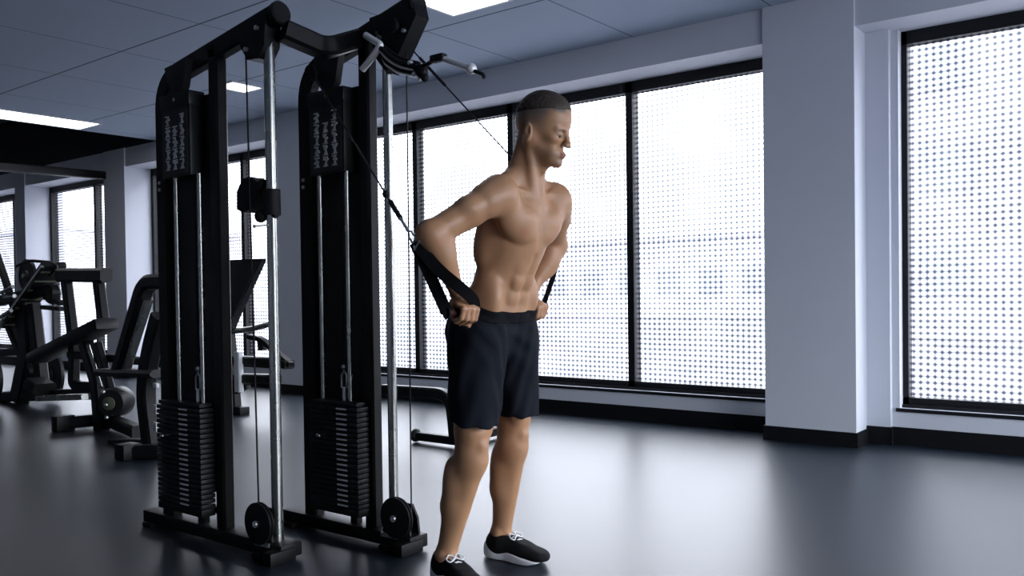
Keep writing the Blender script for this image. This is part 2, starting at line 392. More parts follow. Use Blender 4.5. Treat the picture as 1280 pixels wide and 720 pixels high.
# --- legs
HIP = {-1: A_((-2.005, 2.365, .88)), 1: A_((-2.008, 2.546, .88))}
KNE = {-1: A_((-1.995, 2.315, .485)), 1: A_((-2.035, 2.60, .485))}
ANK = {-1: A_((-2.105, 2.295, .095)), 1: A_((-2.118, 2.62, .095))}
for s_ in (-1, 1):
    h, k, a = HIP[s_], KNE[s_], ANK[s_]
    B.cone(h+A_((0, 0, 0)), k+A_((-.004, 0, .06)), .088, .056, .03)
    B.ell(h*.55+k*.45+A_((.03, -.01*s_, 0)), (.058, .062, .17), k=.03)              # quads
    B.ell(h*.55+k*.45+A_((-.03, 0, 0)), (.05, .058, .16), k=.03)
    B.ell(k+A_((.020, -.028*s_, .085)), (.030, .026, .05), k=.02)                  # teardrop
    B.ell(k+A_((.018, .030*s_, .11)), (.030, .024, .06), k=.02)
    B.cone(k+A_((0, 0, .05)), k+A_((-.006, 0, -.05)), .053, .050, .03)
    B.ell(k+A_((.040, 0, .004)), (.021, .024, .029), k=.014)                        # kneecap
    B.cone(k+A_((.016, 0, -.045)), a+A_((.014, 0, .03)), .033, .025, .03)           # shin
    B.cone(k+A_((-.020, 0, .07)), k+A_((-.026, 0, -.06)), .042, .038, .03)
    B.cone(k+A_((-.014, 0, -.03)), a*.55+k*.45+A_((-.024, 0, 0)), .047, .045, .03)
    B.ell(a*.35+k*.65+A_((-.036, -.021*s_, 0)), (.036, .032, .096), k=.03)
    B.ell(a*.38+k*.62+A_((-.034, .022*s_, .015)), (.034, .029, .090), k=.03)
    B.cone(a*.55+k*.45+A_((-.02, 0, 0)), a+A_((-.006, 0, .02)), .042, .029, .03)
    B.cone(a*.4+k*.6+A_((-.03, 0, -.06)), a+A_((-.032, 0, -.01)), .018, .011, .02)    # achilles
    B.ell(a+A_((.0, -.030*s_, .006)), (.016, .012, .018), k=.012); B.ell(a+A_((-.002, .031*s_, -.004)), (.016, .011, .018), k=.012)
    fa_ = math.radians(3 if s_ > 0 else -18)
    B.cone(a+A_((-.01, 0, -.01)), a+A_((.08*math.cos(fa_), .08*math.sin(fa_), -.052)), .034, .024, .03)
    B.cone(a+A_((-.02, 0, -.02)), a+A_((-.03, 0, -.045)), .03, .026, .02)
# --- trunk
B.ell(T(-.017, 0, -.01), (.099, .152, .125), TR, k=.03)
for s_ in (-1, 1): B.ell(T(-.062, .072*s_, -.045), (.075, .078, .095), TR, k=.03)
B.ell(T(-.014, 0, .13), (.087, .131, .18), TR, k=.05)
B.ell(T(-.004, 0, .315), (.108, .132, .185), TR, k=.04)
B.ell(T(-.035, 0, .055), (.078, .148, .075), TR, k=.03)
B.ell(T(-.022, 0, .40), (.090, .150, .10), TR, k=.04)
for s_ in (-1, 1):
    B.ell(T(.012, .108*s_, .085), (.062, .036, .085), TR, k=.025)                   # obliques
    B.ell(T(-.040, .108*s_, .315), (.048, .038, .12), euler(TR, 0, 6*s_), k=.03)     # lats
    B.ell(T(.058, .082*s_, .372), (.048, .083, .066), euler(euler(TR, 2, 13*s_), 0, 7*s_), k=.014)   # chest
    B.ell(T(.070, .060*s_, .340), (.036, .062, .042), euler(TR, 2, 12*s_), k=.012)
    B.cone(T(-.028, .030*s_, .525), T(-.012, .150*s_, .470), .040, .030, .035)       # traps
    B.cone(T(.050, .016*s_, .467), T(.022, .150*s_, .488), .0095, .010, .012)        # collarbone
    for j, u in enumerate((.045, .108, .168, .225)):                                # abdominals
        B.ell(T(.066-.004*abs(j-2)+.003*(j > 1)*(j-1), .031*s_, u), (.019, .028, .034 if j else .040), TR, k=.014)
    for j in range(0):
        B.ell(T(.050-.012*j, (.106+.006*j)*s_, .215+.028*j), (.022, .010, .008), euler(TR, 0, -28*s_), k=.016)
    B.ell(T(-.075, .07*s_, .40), (.035, .065, .08), TR, k=.03)                       # shoulder blade
    B.cone(T(-.075, .03*s_, .05), T(-.088, .03*s_, .30), .026, .026, .03)            # back columns
B.cone(T(.096, 0, .02), T(.106, 0, .26), .008, .007, .016, 'sub')
B.cone(T(.123, 0, .30), T(.098, 0, .43), .010, .008, .018, 'sub')
B.ell(T(.086, 0, .080), (.008, .007, .010), TR, k=.008, mode='sub')                 # navel
B.cone(T(-.122, 0, .06), T(-.125, 0, .38), .012, .012, .02, 'sub')
Bt = B.g.copy()
# --- neck and head
hp, hy = math.radians(15), math.radians(14)
hf = unit([math.cos(hy)*math.cos(hp), math.sin(hy)*math.cos(hp), -math.sin(hp)]); hl = unit([-math.sin(hy), math.cos(hy), 0]); hu = np.cross(hf, hl)
HR = np.stack([hf, hl, hu], 1); HC = A_((-1.784, 2.468, 1.607)); HS = 1.03
def H(f, l, u): return HC + (hf*f + hl*l + hu*u)*HS
nb = T(-.012, 0, .50)
B.cone(nb, H(-.016, 0, -.075), .060, .052, .03)
for s_ in (-1, 1):
    B.cone(T(.048, .018*s_, .468), H(-.015, .055*s_, -.072), .012, .017, .016)
    B.cone(T(-.035, .03*s_, .49), H(-.038, .028*s_, -.05), .034, .027, .02)
B.ell(H(.036, 0, -.148), (.014, .012, .016), HR, k=.02)                            # adam's apple
hs = HS
def he(c, r, k=.01, mode='add', R=HR): B.ell(H(*c), tuple(x*hs for x in r), R, k=k, mode=mode)
def hc(a, b, r1, r2, k=.01, mode='add'): B.cone(H(*a), H(*b), r1*hs, r2*hs, k, mode)
he((-.006, 0, .004), (.094, .075, .093), .02)
he((.022, 0, .018), (.066, .066, .066), .02)
he((.030, 0, -.060), (.054, .054, .078), .025)
for s_ in (-1, 1):
    hc((-.008, .052*s_, -.062), (.062, .020*s_, -.118), .018, .016, .022)            # jaw
    hc((-.012, .056*s_, -.035), (-.008, .052*s_, -.070), .014, .016, .02)
    he((.058, .037*s_, -.048), (.022, .020, .016), .022)                           # cheekbone
    hc((.080, .010*s_, -.020), (.070, .042*s_, -.018), .009, .009, .012)            # brow
    he((.091, .031*s_, -.031), (.016, .016, .011), .010, 'sub')
    he((.0700, .0315*s_, -.030), (.0145, .0160, .0125), .005)                        # lids over the eye
    hc((.0850, .020*s_, -.0335), (.0800, .044*s_, -.0345), .0022, .0020, .003)
    he((.1000, .0125*s_, -.061), (.010, .007, .0075), .005)                        # nostril wing
    he((.1030, .0065*s_, -.0685), (.005, .003, .003), .003, 'sub')
    he((.062, .030*s_, -.095), (.022, .018, .02), .02)
hc((.088, 0, -.020), (.1020, 0, -.055), .0085, .0092, .010)
he((.1035, 0, -.057), (.0105, .0105, .0090), .006)
he((.074, 0, -.096), (.024, .028, .022), .016)
he((.0960, 0, -.0905), (.0075, .021, .0045), .005)                                  # lips
he((.0940, 0, -.1005), (.0075, .018, .0052), .005)
hc((.1040, -.019, -.0955), (.1040, .019, -.0955), .0022, .0022, .003, 'sub')
he((.078, 0, -.124), (.019, .022, .015), .014)                                     # chin
he((.098, 0, -.110), (.006, .018, .004), .01, 'sub')
for s_ in (-1, 1):                                                                 # ears
    ER = euler(euler(HR, 1, -12), 2, 22*s_)
    he((-.016, .078*s_, -.044), (.018, .0070, .028), .006, R=ER)
    he((-.011, .085*s_, -.041), (.009, .005, .016), .004, 'sub', R=ER)
    he((-.012, .077*s_, -.068), (.009, .006, .010), .006, R=ER)
# --- arms
SHO = {-1: A_((-1.842, 2.285, 1.348)), 1: A_((-1.852, 2.622, 1.350))}
ELB = {-1: A_((-1.935, 2.052, 1.212)), 1: A_((-1.975, 2.800, 1.205))}
GRP = {-1: A_((-1.930, 2.190, .955)), 1: A_((-1.982, 2.656, .952))}
def hand_axes(s_):
    a = unit([-.10, s_*1.0, .05])           # towards the little finger
    w = GRP[s_]-ELB[s_]; p = unit([.93, 0, -.37]); p = unit(p-a*(p@a)); q = np.cross(a, p)*(1 if s_ > 0 else 1)
    if q[2] < 0: q = -q
    return a, p, q
for s_ in (-1, 1):
    S, E_, G = SHO[s_], ELB[s_], GRP[s_]; a, p, q = hand_axes(s_)
    ua = unit(E_-S)
    B.ell(S+A_((.0, -.006*s_, .004)), (.056, .054, .060), k=.035)
    B.ell(S+ua*.06+A_((.012, 0, .010)), (.052, .052, .054), k=.03)                     # deltoid
    B.cone(T(.02, .13*s_, .42), S, .055, .052, .03)
    B.cone(S, E_, .053, .040, .03)
    B.ell(S*.5+E_*.5+A_((.020, 0, .018)), (.042, .046, .040), k=.025)                   # biceps
    B.cone(S*.62+E_*.38+A_((-.016, 0, -.016)), S*.25+E_*.75+A_((-.012, 0, -.010)), .044, .036, .025)   # triceps
    W = G - p*.038 + q*.052 + a*.0                                                    # wrist
    B.cone(E_, W, .041, .0255, .025)
    fa = unit(W-E_)
    B.cone(E_+fa*.02, E_+fa*.13, .041, .034, .03)
    B.ell(E_+fa*.07+A_((.012, -.01*s_, .0)), (.036, .036, .060), k=.03)
    B.ell(E_-fa*.004-ua*.0+A_((-.01, 0, .0)), (.034, .034, .034), k=.02)
    # fist closed around the grip: back of hand, heel, four fingers, thumb
    HRm = np.stack([p, a, q], 1)
    B.cone(W, G-p*.018+q*.034, .023, .022, .02)
    B.ell(G+p*.002+q*.031, (.038, .041, .0145), HRm, k=.012)
    B.ell(G-p*.026+a*.020+q*.020, (.017, .022, .018), HRm, k=.010)
    B.ell(G-p*.026-a*.020+q*.018, (.018, .020, .019), HRm, k=.010)
    for i, (o, sc_) in enumerate(((-.031, .96), (-.010, 1.03), (.011, 1.0), (.031, .88))):
        K = G+a*o+p*.033+q*.027; r = .0098*sc_
        P1 = G+a*o*.98+p*(.040*sc_)-q*.006*sc_; P2 = G+a*o*.96+p*.016-q*.0295*sc_; P3 = G+a*o*.95-p*.009-q*.0215*sc_
        B.ell(K, (.0105, .0105, .0105), k=.006)
        B.cone(K, P1, r*1.05, r, .0035); B.cone(P1, P2, r, r*.93, .0025); B.cone(P2, P3, r*.93, r*.84, .0025)
    t0 = G-p*.026-a*.030+q*.016; t1 = G-p*.020-a*.046-q*.010; t2 = G+p*.002-a*.040-q*.027; t3 = G+p*.022-a*.026-q*.036
    B.cone(t0, t1, .0150, .0120, .008); B.cone(t1, t2, .0118, .0105, .004); B.cone(t2, t3, .0105, .0088, .003)
bm_, bp = B.mesh('person', 1)
# tints that belong to the skin itself: cropped stubble, lips, nipples, brows and lashes
q_ = (bp-HC) @ HR / HS
def sst(x, a, b): t = np.clip((x-a)/(b-a), 0, 1); return t*t*(3-2*t)
inhead = (np.abs(q_[:, 0]) < .13) & (np.abs(q_[:, 1]) < .1) & (q_[:, 2] > -.15) & (q_[:, 2] < .12)
f_, l_, u_ = q_[:, 0], np.abs(q_[:, 1]), q_[:, 2]
notear = 1-sst(-np.abs(l_-.086), -.008, -.003)*(np.abs(f_+.014) < .028)*(u_ < -.005)
fade = sst(u_, -.060, .036)*sst(-f_+.35*(u_), -.052, -.010)*inhead*np.where((l_ > .079) & (u_ < .0), 0, 1)
fade = np.maximum(fade, sst(u_, .030, .045)*inhead*sst(-f_, -.085, -.075))
beard = .30*sst(-u_, .075, .095)*inhead*sst(f_, -.02, .03)*(u_ > -.15)
brow = np.exp(-(((u_+.018+.10*(l_-.03)**1)/.0042)**2))*sst(l_, .010, .016)*sst(-l_, -.052, -.044)*(f_ > .05)*inhead
lash = np.exp(-(((u_+.0355)/.0028)**2))*sst(l_, .016, .020)*sst(-l_, -.048, -.042)*(f_ > .06)*inhead
lips = np.exp(-(((u_+.0955)/.0085)**4))*sst(-l_, -.024, -.018)*(f_ > .088)*inhead
nip = np.zeros(len(bp))
for s_ in (-1, 1): nip = np.maximum(nip, np.exp(-(np.linalg.norm(bp-T(.100, .098*s_, .345), axis=1)/.020)**4))
red = np.zeros(len(bp))
for c_, r_ in ((GRP[-1], .07), (GRP[1], .07), (ELB[-1], .05), (KNE[-1], .06), (KNE[1], .06)): red = np.maximum(red, .6*np.exp(-(np.linalg.norm(bp-c_, axis=1)/r_)**2))
at1 = bm_.attributes.new('stubble', 'FLOAT', 'POINT'); at1.data.foreach_set('value', np.clip(.92*fade+beard, 0, 1).astype(np.float32))
at2 = bm_.attributes.new('darkhair', 'FLOAT', 'POINT'); at2.data.foreach_set('value', np.clip(.75*brow+.85*lash, 0, 1).astype(np.float32))
at3 = bm_.attributes.new('pink', 'FLOAT', 'POINT'); at3.data.foreach_set('value', np.clip(np.maximum(lips*.8, np.maximum(nip*.35, red*.25)), 0, 1).astype(np.float32))
skin = mat('skin', (.44, .235, .125), .45, spec=.45, noise=.10, nscale=14, bump=.02)
nt = skin.node_tree; b = nt.nodes['Principled BSDF']; src = b.inputs['Base Color'].links[0].from_socket
for nm, c_ in (('pink', (.40, .13, .095)), ('stubble', (.13, .11, .095)), ('darkhair', (.03, .02, .015))):
    an = nt.nodes.new('ShaderNodeAttribute'); an.attribute_name = nm; mm = nt.nodes.new('ShaderNodeMix'); mm.data_type = 'RGBA'
    nt.links.new(an.outputs['Fac'], mm.inputs[0]); nt.links.new(src, mm.inputs[6]); mm.inputs[7].default_value = (*c_, 1); src = mm.outputs[2]
nt.links.new(src, b.inputs['Base Color'])
b.inputs['Subsurface Weight'].default_value = .12; b.inputs['Subsurface Radius'].default_value = (.02, .008, .004); b.inputs['Subsurface Scale'].default_value = .4
man = link('person', bm_, skin, smooth=True)
tag(man, 'shirtless man in black shorts and black trainers holding cable handles at his hips', 'person')
# hair on top of the head
hm = Field(HC-.14, HC+.14, .0022)
hm.ell(H(-.008, 0, .010), (.097*hs, .077*hs, .096*hs), HR, k=.01)
hm.ell(H(.022, 0, .026), (.066*hs, .064*hs, .067*hs), HR, k=.02)
hm.plane(H(0, 0, .030), -hu*1.0 + hf*.22, k=.012)
hm.plane(H(.080, 0, .05), hf*1.0-hu*.30, k=.010)
xx, yy, zz = np.meshgrid(*[np.arange(n_) for n_ in hm.n], indexing='ij', sparse=True)
hm.g += (.0011*np.sin(xx*1.9+zz*.7)*np.sin(yy*1.7+xx*.4)).astype(np.float32)
me, _ = hm.mesh('hair', 0)
M['hair'] = mat('short_brown_hair', (.045, .031, .021), .6, noise=.4, nscale=90, bump=.3)
link('hair', me, M['hair'], man, True)
for s_ in (-1, 1):
    MB().ball(H(.0740, .0315*s_, -.0365), .0118, n=14).obj('eye', mat('eye', (.035, .025, .02), .3, noise=.1), man)

# --- shorts
hem = {-1: (KNE[-1]+A_((0, 0, .084))), 1: (KNE[1]+A_((0, 0, .084)))}
S_ = Field(B.lo+np.array([26, 68, 126])*.0038, (-1.76, 2.78, 1.04), .0038)
S_.ell(T(-.017, 0, -.01), (.107, .162, .135), TR, k=.03)
for s_ in (-1, 1): S_.ell(T(-.062, .072*s_, -.045), (.082, .086, .105), TR, k=.03)
S_.ell(T(-.014, 0, .10), (.090, .136, .10), TR, k=.03)
S_.ell(T(.046, 0, -.07), (.045, .05, .07), TR, k=.03)
for s_ in (-1, 1):
    h, e_ = HIP[s_], hem[s_]
    d_ = unit(e_-h); S_.cone(h+A_((-.002, 0, .0)), e_+d_*.08+A_((.006, 0, 0)), .104, .078, .035)
    S_.cone(h+A_((.012, .006*s_, -.05)), e_+d_*.06+A_((.010, .004*s_, 0)), .086, .067, .03)
    S_.cone(h+A_((-.03, .0, -.05)), e_+d_*.06+A_((-.010, .002*s_, 0)), .080, .064, .03)
o_ = (26, 68, 126); sub_ = Bt[tuple(slice(o_[i], o_[i]+S_.n[i]) for i in range(3))]
S_.g = np.minimum(S_.g, sub_-.0065)
# cut: waistband top (rises at the back), hems
S_keep = S_.g.copy()
S_.plane(T(0, 0, .062), tu*1.0+tf*.10, k=.003)
gz = np.arange(S_.n[2])*S_.h+S_.lo[2]
gy = np.arange(S_.n[1])*S_.h+S_.lo[1]
for s_ in (-1, 1):
    ysel = gy < 2.462 if s_ < 0 else gy >= 2.462; j = np.where(ysel)[0]; sl = (slice(None), slice(j[0], j[-1]+1), slice(None))
    gx = np.arange(S_.n[0])*S_.h+S_.lo[0]
    dd = (hem[s_][2] - .10*(gx[:, None, None]-hem[s_][0])*1.0 - gz[None, None, :]) + 0*gy[None, j, None]
    S_.g[sl] = np.maximum(S_.g[sl], dd.astype(np.float32))
    # open legs: hollow out around the thigh
    k_ = KNE[s_]; h = HIP[s_]
X = np.meshgrid(gx, gy, gz, indexing='ij', sparse=True)
wr = .0030*np.sin(34*X[2]+22*X[1]+5*np.sin(14*X[0]+9*X[2]))*np.sin(16*X[1]+25*X[0]) + .0028*np.sin(55*X[0]-30*X[2]+6*np.sin(20*X[1]))
S_.g += (wr*np.clip((.955-X[2])*14, 0, 1)).astype(np.float32)
me, _ = S_.mesh('shorts', 1)
M['shorts'] = mat('dark_navy_jersey', (.0045, .0065, .0115), .85, spec=.2, noise=.2, nscale=120, bump=.05)
sh = link('shorts', me, M['shorts'], man, True)
wb = Field(S_.lo, (-1.76, 2.78, 1.04), .0038); wb.g = S_keep - np.float32(.0028)
wb.plane(T(0, 0, .064), tu*1.0+tf*.10, k=.003); wb.plane(T(0, 0, .026), -tu*1.0-tf*.10, k=.003)
me, _ = wb.mesh('waistband', 1); link('waistband', me, mat('black_waistband', (.004, .0045, .006), .85, spec=.15, noise=.2, nscale=150), sh, True)

# --- shoes
def shoe(s_, ank, ang):
    a = math.radians(ang); f = np.array([math.cos(a), math.sin(a), 0]); l = np.array([-math.sin(a), math.cos(a), 0]); z = np.array([0, 0, 1.])
    R_ = np.stack([f, l, z], 1); O = np.array([ank[0], ank[1], 0])
    P = lambda x, y, h: O+f*x+l*y+z*h
    lo = O-np.array([.14, .14, .005]); hi = O+np.array([.27, .16, .16])
    up_ = Field(lo, hi, .003)
    up_.ell(P(-.035, 0, .045), (.048, .037, .05), R_, k=.02); up_.cone(P(-.03, 0, .06), P(-.022, 0, .082), .042, .041, .02)
    up_.cone(P(0, 0, .055), P(.085, .002, .045), .046, .038, .03); up_.ell(P(.115, .004, .035), (.078, .046, .030), R_, k=.03)
    up_.ell(P(.155, .0, .032), (.042, .038, .024), R_, k=.02); up_.cone(P(.02, 0, .078), P(.085, 0, .064), .026, .024, .02)
    up_.cone(P(-.02, 0, .085), P(-.01, 0, .14), .036, .040, .006, 'sub')
    up_.plane(P(.02, 0, .096), z*1.0+f*.28, k=.006); up_.plane(P(0, 0, .018), -z, k=.003)
    me, _ = up_.mesh('shoe', 1); o = link('shoe', me, M['shoeblack'], man, True)
    so = Field(lo, hi, .003)
    so.ell(P(-.038, 0, .02), (.055, .043, .09), R_, k=.02); so.ell(P(.05, 0, .02), (.09, .040, .09), R_, k=.03); so.ell(P(.120, .004, .02), (.085, .052, .09), R_, k=.03)
    so.plane(P(-.03, 0, .050), z*1.0+f*.16, k=.005); so.plane(P(.17, 0, .012), -z*1.0+f*.28, k=.01); so.plane(P(0, 0, .001), -z, k=.003)
    so.plane(P(-.09, 0, .006), -z*1.0-f*.3, k=.01)
    me, _ = so.mesh('sole', 1); link('sole', me, M['sole'], o, True)
    L = MB()
    for i in range(5):
        x = .045+.018*i; h = .0905-.0088*i-(.0012*i*i*.4); w_ = .021-.001*i
        L.tube([P(x, -w_-.004, h-.012), P(x+.003, -w_*.6, h-.001), P(x+.007, 0, h+.002), P(x+.010, w_*.6, h-.001), P(x+.013, w_+.004, h-.012)], .0032, n=8, fillet=.006)
        if i < 4: L.tube([P(x, w_+.003, h-.011), P(x+.006, 0, h+.004), P(x+.018, -w_-.002, h-.019)], .0028, n=8, fillet=.006)
    for sg in (-1, 1): L.tube([P(.05, 0, .096), P(.035, .018*sg, .104), P(.052, .036*sg, .092), P(.066, .026*sg, .084), P(.055, 0, .096)], .0026, n=8, fillet=.01)
    L.obj('laces', M['white'], o)
M['shoeblack'] = mat('black_knit', (.006, .006, .007), .8, spec=.25, noise=.25, nscale=150, bump=.08)
M['sole'] = mat('white_foam_sole', (.85, .86, .90), .5, noise=.06, nscale=30)
shoe(1, ANK[1]+A_((.012, 0, 0)), 3); shoe(-1, ANK[-1], -18)

# ------------------------------------------------------------------ DUAL CABLE MACHINE
mach = thing('cable_machine', 'tall black twin-tower cable machine with weight stacks and chrome poles', 'gym machine', (-3.1, 2.3, 0))
def tower(y, xb0, xr, xf, xb1, xpole, xend, zc, zend, w0, w1, hx0, hx1, rods, first):
    """xb0/xb1 ends of the base, xr/xf rear and front upright, xpole chrome pole, xend tip of the arm"""
    yf = y
    f = MB(); f.bar([(xr, yf, .06), (xr, yf, zc), (xend, yf, zend)], .080, .055, fillet=.13, seg=8, up=(0, 1, 0))
    f.bar([(xf, yf, .06), (xf, yf, zc+(zend-zc)*(xf-xr)/(xend-xr))], .062, .055)
    f.bar([(xr, yf+.005, .13), (xf, yf+.005, .13)], .03, .03); f.bar([((w0+w1)/2+.03, yf, .06), ((w0+w1)/2+.03, yf, .4)], .04, .04); f.obj('frame', M['powder'], mach)
    MB().lathe([(.043, 0), (.046, .004), (.046, .02), (.040, .026)], (xend-.006, yf, zend), (1, 0, .12), 20).obj('end_cap', M['rubber'], mach)
    b = MB(); b.box((xb0, y-.045, .012), (xb1, y+.055, .066), .008); b.obj('base', M['powder'], mach)
    for xx in (xb0+.03, xb1-.16): MB().box((xx, y-.065, 0), (xx+.07, y+.075, .02), .004).obj('base_pad', M['rubber'], mach)
    MB().box((xr+.031, yf+.005, .20), (xf-.031, yf+.020, zc-.10), .003).obj('back_panel', M['powder2'], mach)
    # the stack of plates
    st = M['plate']; zp = .150; n = 20; ya, yb_ = y-.095, y-.030
    t = MB(); t.box((w0, ya, .118), (w1, yb_, .148), .004); s_ = t.obj('weight_stack', M['powder'], mach)
    for i in range(n):
        z = zp+i*.0208; p = MB(); p.box((w0, ya, z), (w1, yb_, z+.0175), .0025); p.obj('weight_plate', st, s_)
    z = zp+n*.0208; MB().box((w0+.01, ya+.005, z), (w1-.01, yb_-.003, z+.016), .003).obj('top_plate', M['powder2'], s_)
    mk = MB()
    for i in range(n):
        zz = zp+i*.0208+.0052; cx = w0+.205
        mk.box((cx-.032, ya-.0012, zz), (cx+.032, ya+.0005, zz+.0066))
    mk.obj('weight_number_label', M['white'], s_, smooth=False)
    MB().tube([(w0+.10, ya-.03, zp+.29), (w0+.10, ya+.01, zp+.29)], .006).ball((w0+.10, ya-.033, zp+.29), .010).obj('selector_pin', M['chrome'], s_)
    # guide rods, lifting clevis and its cable
    for xx in rods:
        MB().tube([(xx, y-.045, z), (xx, y-.045, 1.53)], .0105, n=14).obj('guide_rod', M['chrome'], mach)
    xc = rods[1]-.035
    c = MB(); c.tube([(xc, y-.045, z+.012), (xc, y-.045, z+.07)], .010)
    c.tube([(xc-.016, y-.045, z+.07), (xc-.016, y-.045, z+.12), (xc, y-.045, z+.14), (xc+.016, y-.045, z+.12), (xc+.016, y-.045, z+.07)], .005, closed=True); c.ball((xc, y-.045, z+.155), .012)
    c.obj('clevis', M['steel'], mach)
    MB().tube([(xc, y-.045, z+.15), (xc, y-.045, 1.53)], .0032, n=8).obj('lifting_cable', M['cable'], mach)
    # placard housing with its exercise diagrams
    hz0, hz1 = 1.525, 1.865
    h = MB(); h.box((hx0, y-.065, hz0), (hx1, y+.004, hz1), .008); h.box((hx0-.006, y-.070, hz1-.050), (hx1+.004, y+.006, hz1+.012), .008)
    ho = h.obj('placard_housing', M['powder2'], mach)
    ic = MB(); ic.box((hx0+.016, y-.0675, hz0+.015), (hx1-.016, y-.0640, hz1-.065)); nface = len(ic.bm.faces); r0 = random.Random(3 if first else 8)
    cols_, rows = 3, 5; px0, pz0 = hx0+.026, hz0+.028; cw, ch = (hx1-hx0-.052)/cols_, (hz1-hz0-.105)/rows
    for i in range(cols_):
        for j in range(rows):
            if (i == 1 and j == 4): continue
            cx, cz = px0+cw*(i+.5), pz0+ch*(j+.5); u = min(cw, ch)*.40; yy = y-.0688; yb = y-.0670
            def seg(a, b_, w=.0045):
                d = Vector((b_[0]-a[0], 0, b_[1]-a[1])); L = d.length
                if L < 1e-5: return
                nn = Vector((-d.z, 0, d.x))/L*w; A = Vector((a[0], 0, a[1])); Bv = Vector((b_[0], 0, b_[1]))
                ic.prism([((A+nn).x, (A+nn).z), ((A-nn).x, (A-nn).z), ((Bv-nn).x, (Bv-nn).z), ((Bv+nn).x, (Bv+nn).z)], yy, yb)
            ln = r0.uniform(-.4, .4)*u; hd = (cx+ln, cz+u*.75); hipp = (cx, cz-.05*u)
            ic.prism([(cx-u, cz-u*1.08), (cx+u*r0.uniform(.3, 1), cz-u*1.08), (cx+u*.8, cz-u*.92), (cx-u, cz-u*.92)], yy, yb)
            ic.prism([(hd[0]+.28*u*math.cos(k*PI/4), hd[1]+.28*u*math.sin(k*PI/4)) for k in range(8)], yy, yb)
            seg(hd, hipp, .0060); seg(hipp, (cx-u*r0.uniform(.2, .6), cz-u)); seg(hipp, (cx+u*r0.uniform(.1, .6), cz-u))
            sh_ = (hd[0]*.7+hipp[0]*.3, hd[1]*.7+hipp[1]*.3); seg(sh_, (cx+u*r0.uniform(.5, 1), cz+u*r0.uniform(-.4, .9))); seg(sh_, (cx-u*r0.uniform(.4, 1), cz+u*r0.uniform(-.5, .8)))
            seg((cx-u, cz+u*1.02), (cx+u*r0.uniform(.2, 1), cz+u*1.02), .0026)
    for k_, fc in enumerate(ic.bm.faces): fc.material_index = 0 if k_ < nface else 1
    po = ic.obj('placard', mat('placard_face', (.016, .022, .024), .35, noise=.2), ho, smooth=False); po.data.materials.append(M['print'])
    # hanging bracket between arm and housing, rear small light plate of the upright
    cx = (hx0+hx1)/2; k = MB(); zt = zc+.0
    k.prism([(cx-.085, zt+.03), (cx+.085, zt+.045), (cx+.055, hz1+.035), (cx+.02, hz1), (cx-.02, hz1), (cx-.05, hz1+.04)], yf-.060, yf-.028)
    k.obj('pulley_bracket', M['powder2'], mach)
    MB().tube([(cx+.015, y-.08, hz1-.02), (cx+.015, y-.068, hz1-.02)], .007).obj('bolt', M['chrome'], mach)
    for dz in (0, .03): MB().tube([(xr+.0, yf-.036, 1.49+dz), (xr+.0, yf-.026, 1.49+dz)], .008).obj('bolt', M['steel'], mach)
    # pole with its top and bottom pulleys
    zt = zend-.045
    sx = xpole-.13 if first else xpole+.03
    br = MB(); br.prism([(xpole-.14, zt+.03), (xpole+.03, zt+.045), (xpole+.02, zt-.07), (xpole-.02, zt-.115), (xpole-.09, zt-.11), (xpole-.135, zt-.05)] if first else
                        [(xpole-.06, zt+.03), (xend+.02, zt+.045), (xend+.035, zt-.01), (xend-.06, zt-.14), (xpole+.03, zt-.20), (xpole-.04, zt-.12)], yf-.036, yf+.036)
    br.obj('pulley_bracket', M['powder'], mach)
    for a_, b_ in (((xpole-.09, zt-.07), (xpole-.02, zt+.0)) if first else ((xpole+.14, zt-.06), (xpole-.0, zt-.06))): MB().tube([(a_, yf-.048, b_), (a_, yf-.03, b_)], .009).obj('bolt', M['steel'], mach)
    MB().tube([(xpole, yf, .06), (xpole, yf, zt-.02)], .0215 if first else .019, n=20).obj('chrome_pole', M['chrome'], mach)
    xw = xpole-.055 if first else xpole+.06
    wz = .135
    wh = MB(); wh.lathe([(.020, -.013), (.070, -.013), (.082, -.010), (.082, -.006), (.074, 0), (.082, .006), (.082, .010), (.070, .013), (.020, .013)], (xw, y-.045, wz), (0, 1, 0), 28)
    w_ = wh.obj('pulley_wheel', M['rubber'], mach); MB().lathe([(.014, -.02), (.012, -.024), (.014, .02)], (xw, y-.045, wz), (0, 1, 0), 14).obj('axle', M['steel'], w_)
    hb = MB(); hb.prism([(xw-.10, .05), (xw+.06, .05), (xw+.05, .13), (xw+.02, .19), (xw-.04, .19), (xw-.08, .14)], y-.030, y-.020)
    hb.prism([(xw-.10, .05), (xw+.06, .05), (xw+.05, .13), (xw+.02, .18), (xw-.04, .18), (xw-.08, .14)], y+.02, y+.03); hb.obj('wheel_guard', M['powder'], mach)
    MB().box((xb1-.045, y-.10, 0), (xb1+.008, y+.02, .05), .006).obj('foot', M['powder'], mach)
    MB().box((xb1-.16, y-.052, .050), (xb1-.07, y-.044, .066)).obj('floor_bolt_plate', M['steel'], mach)
    return yf, zt
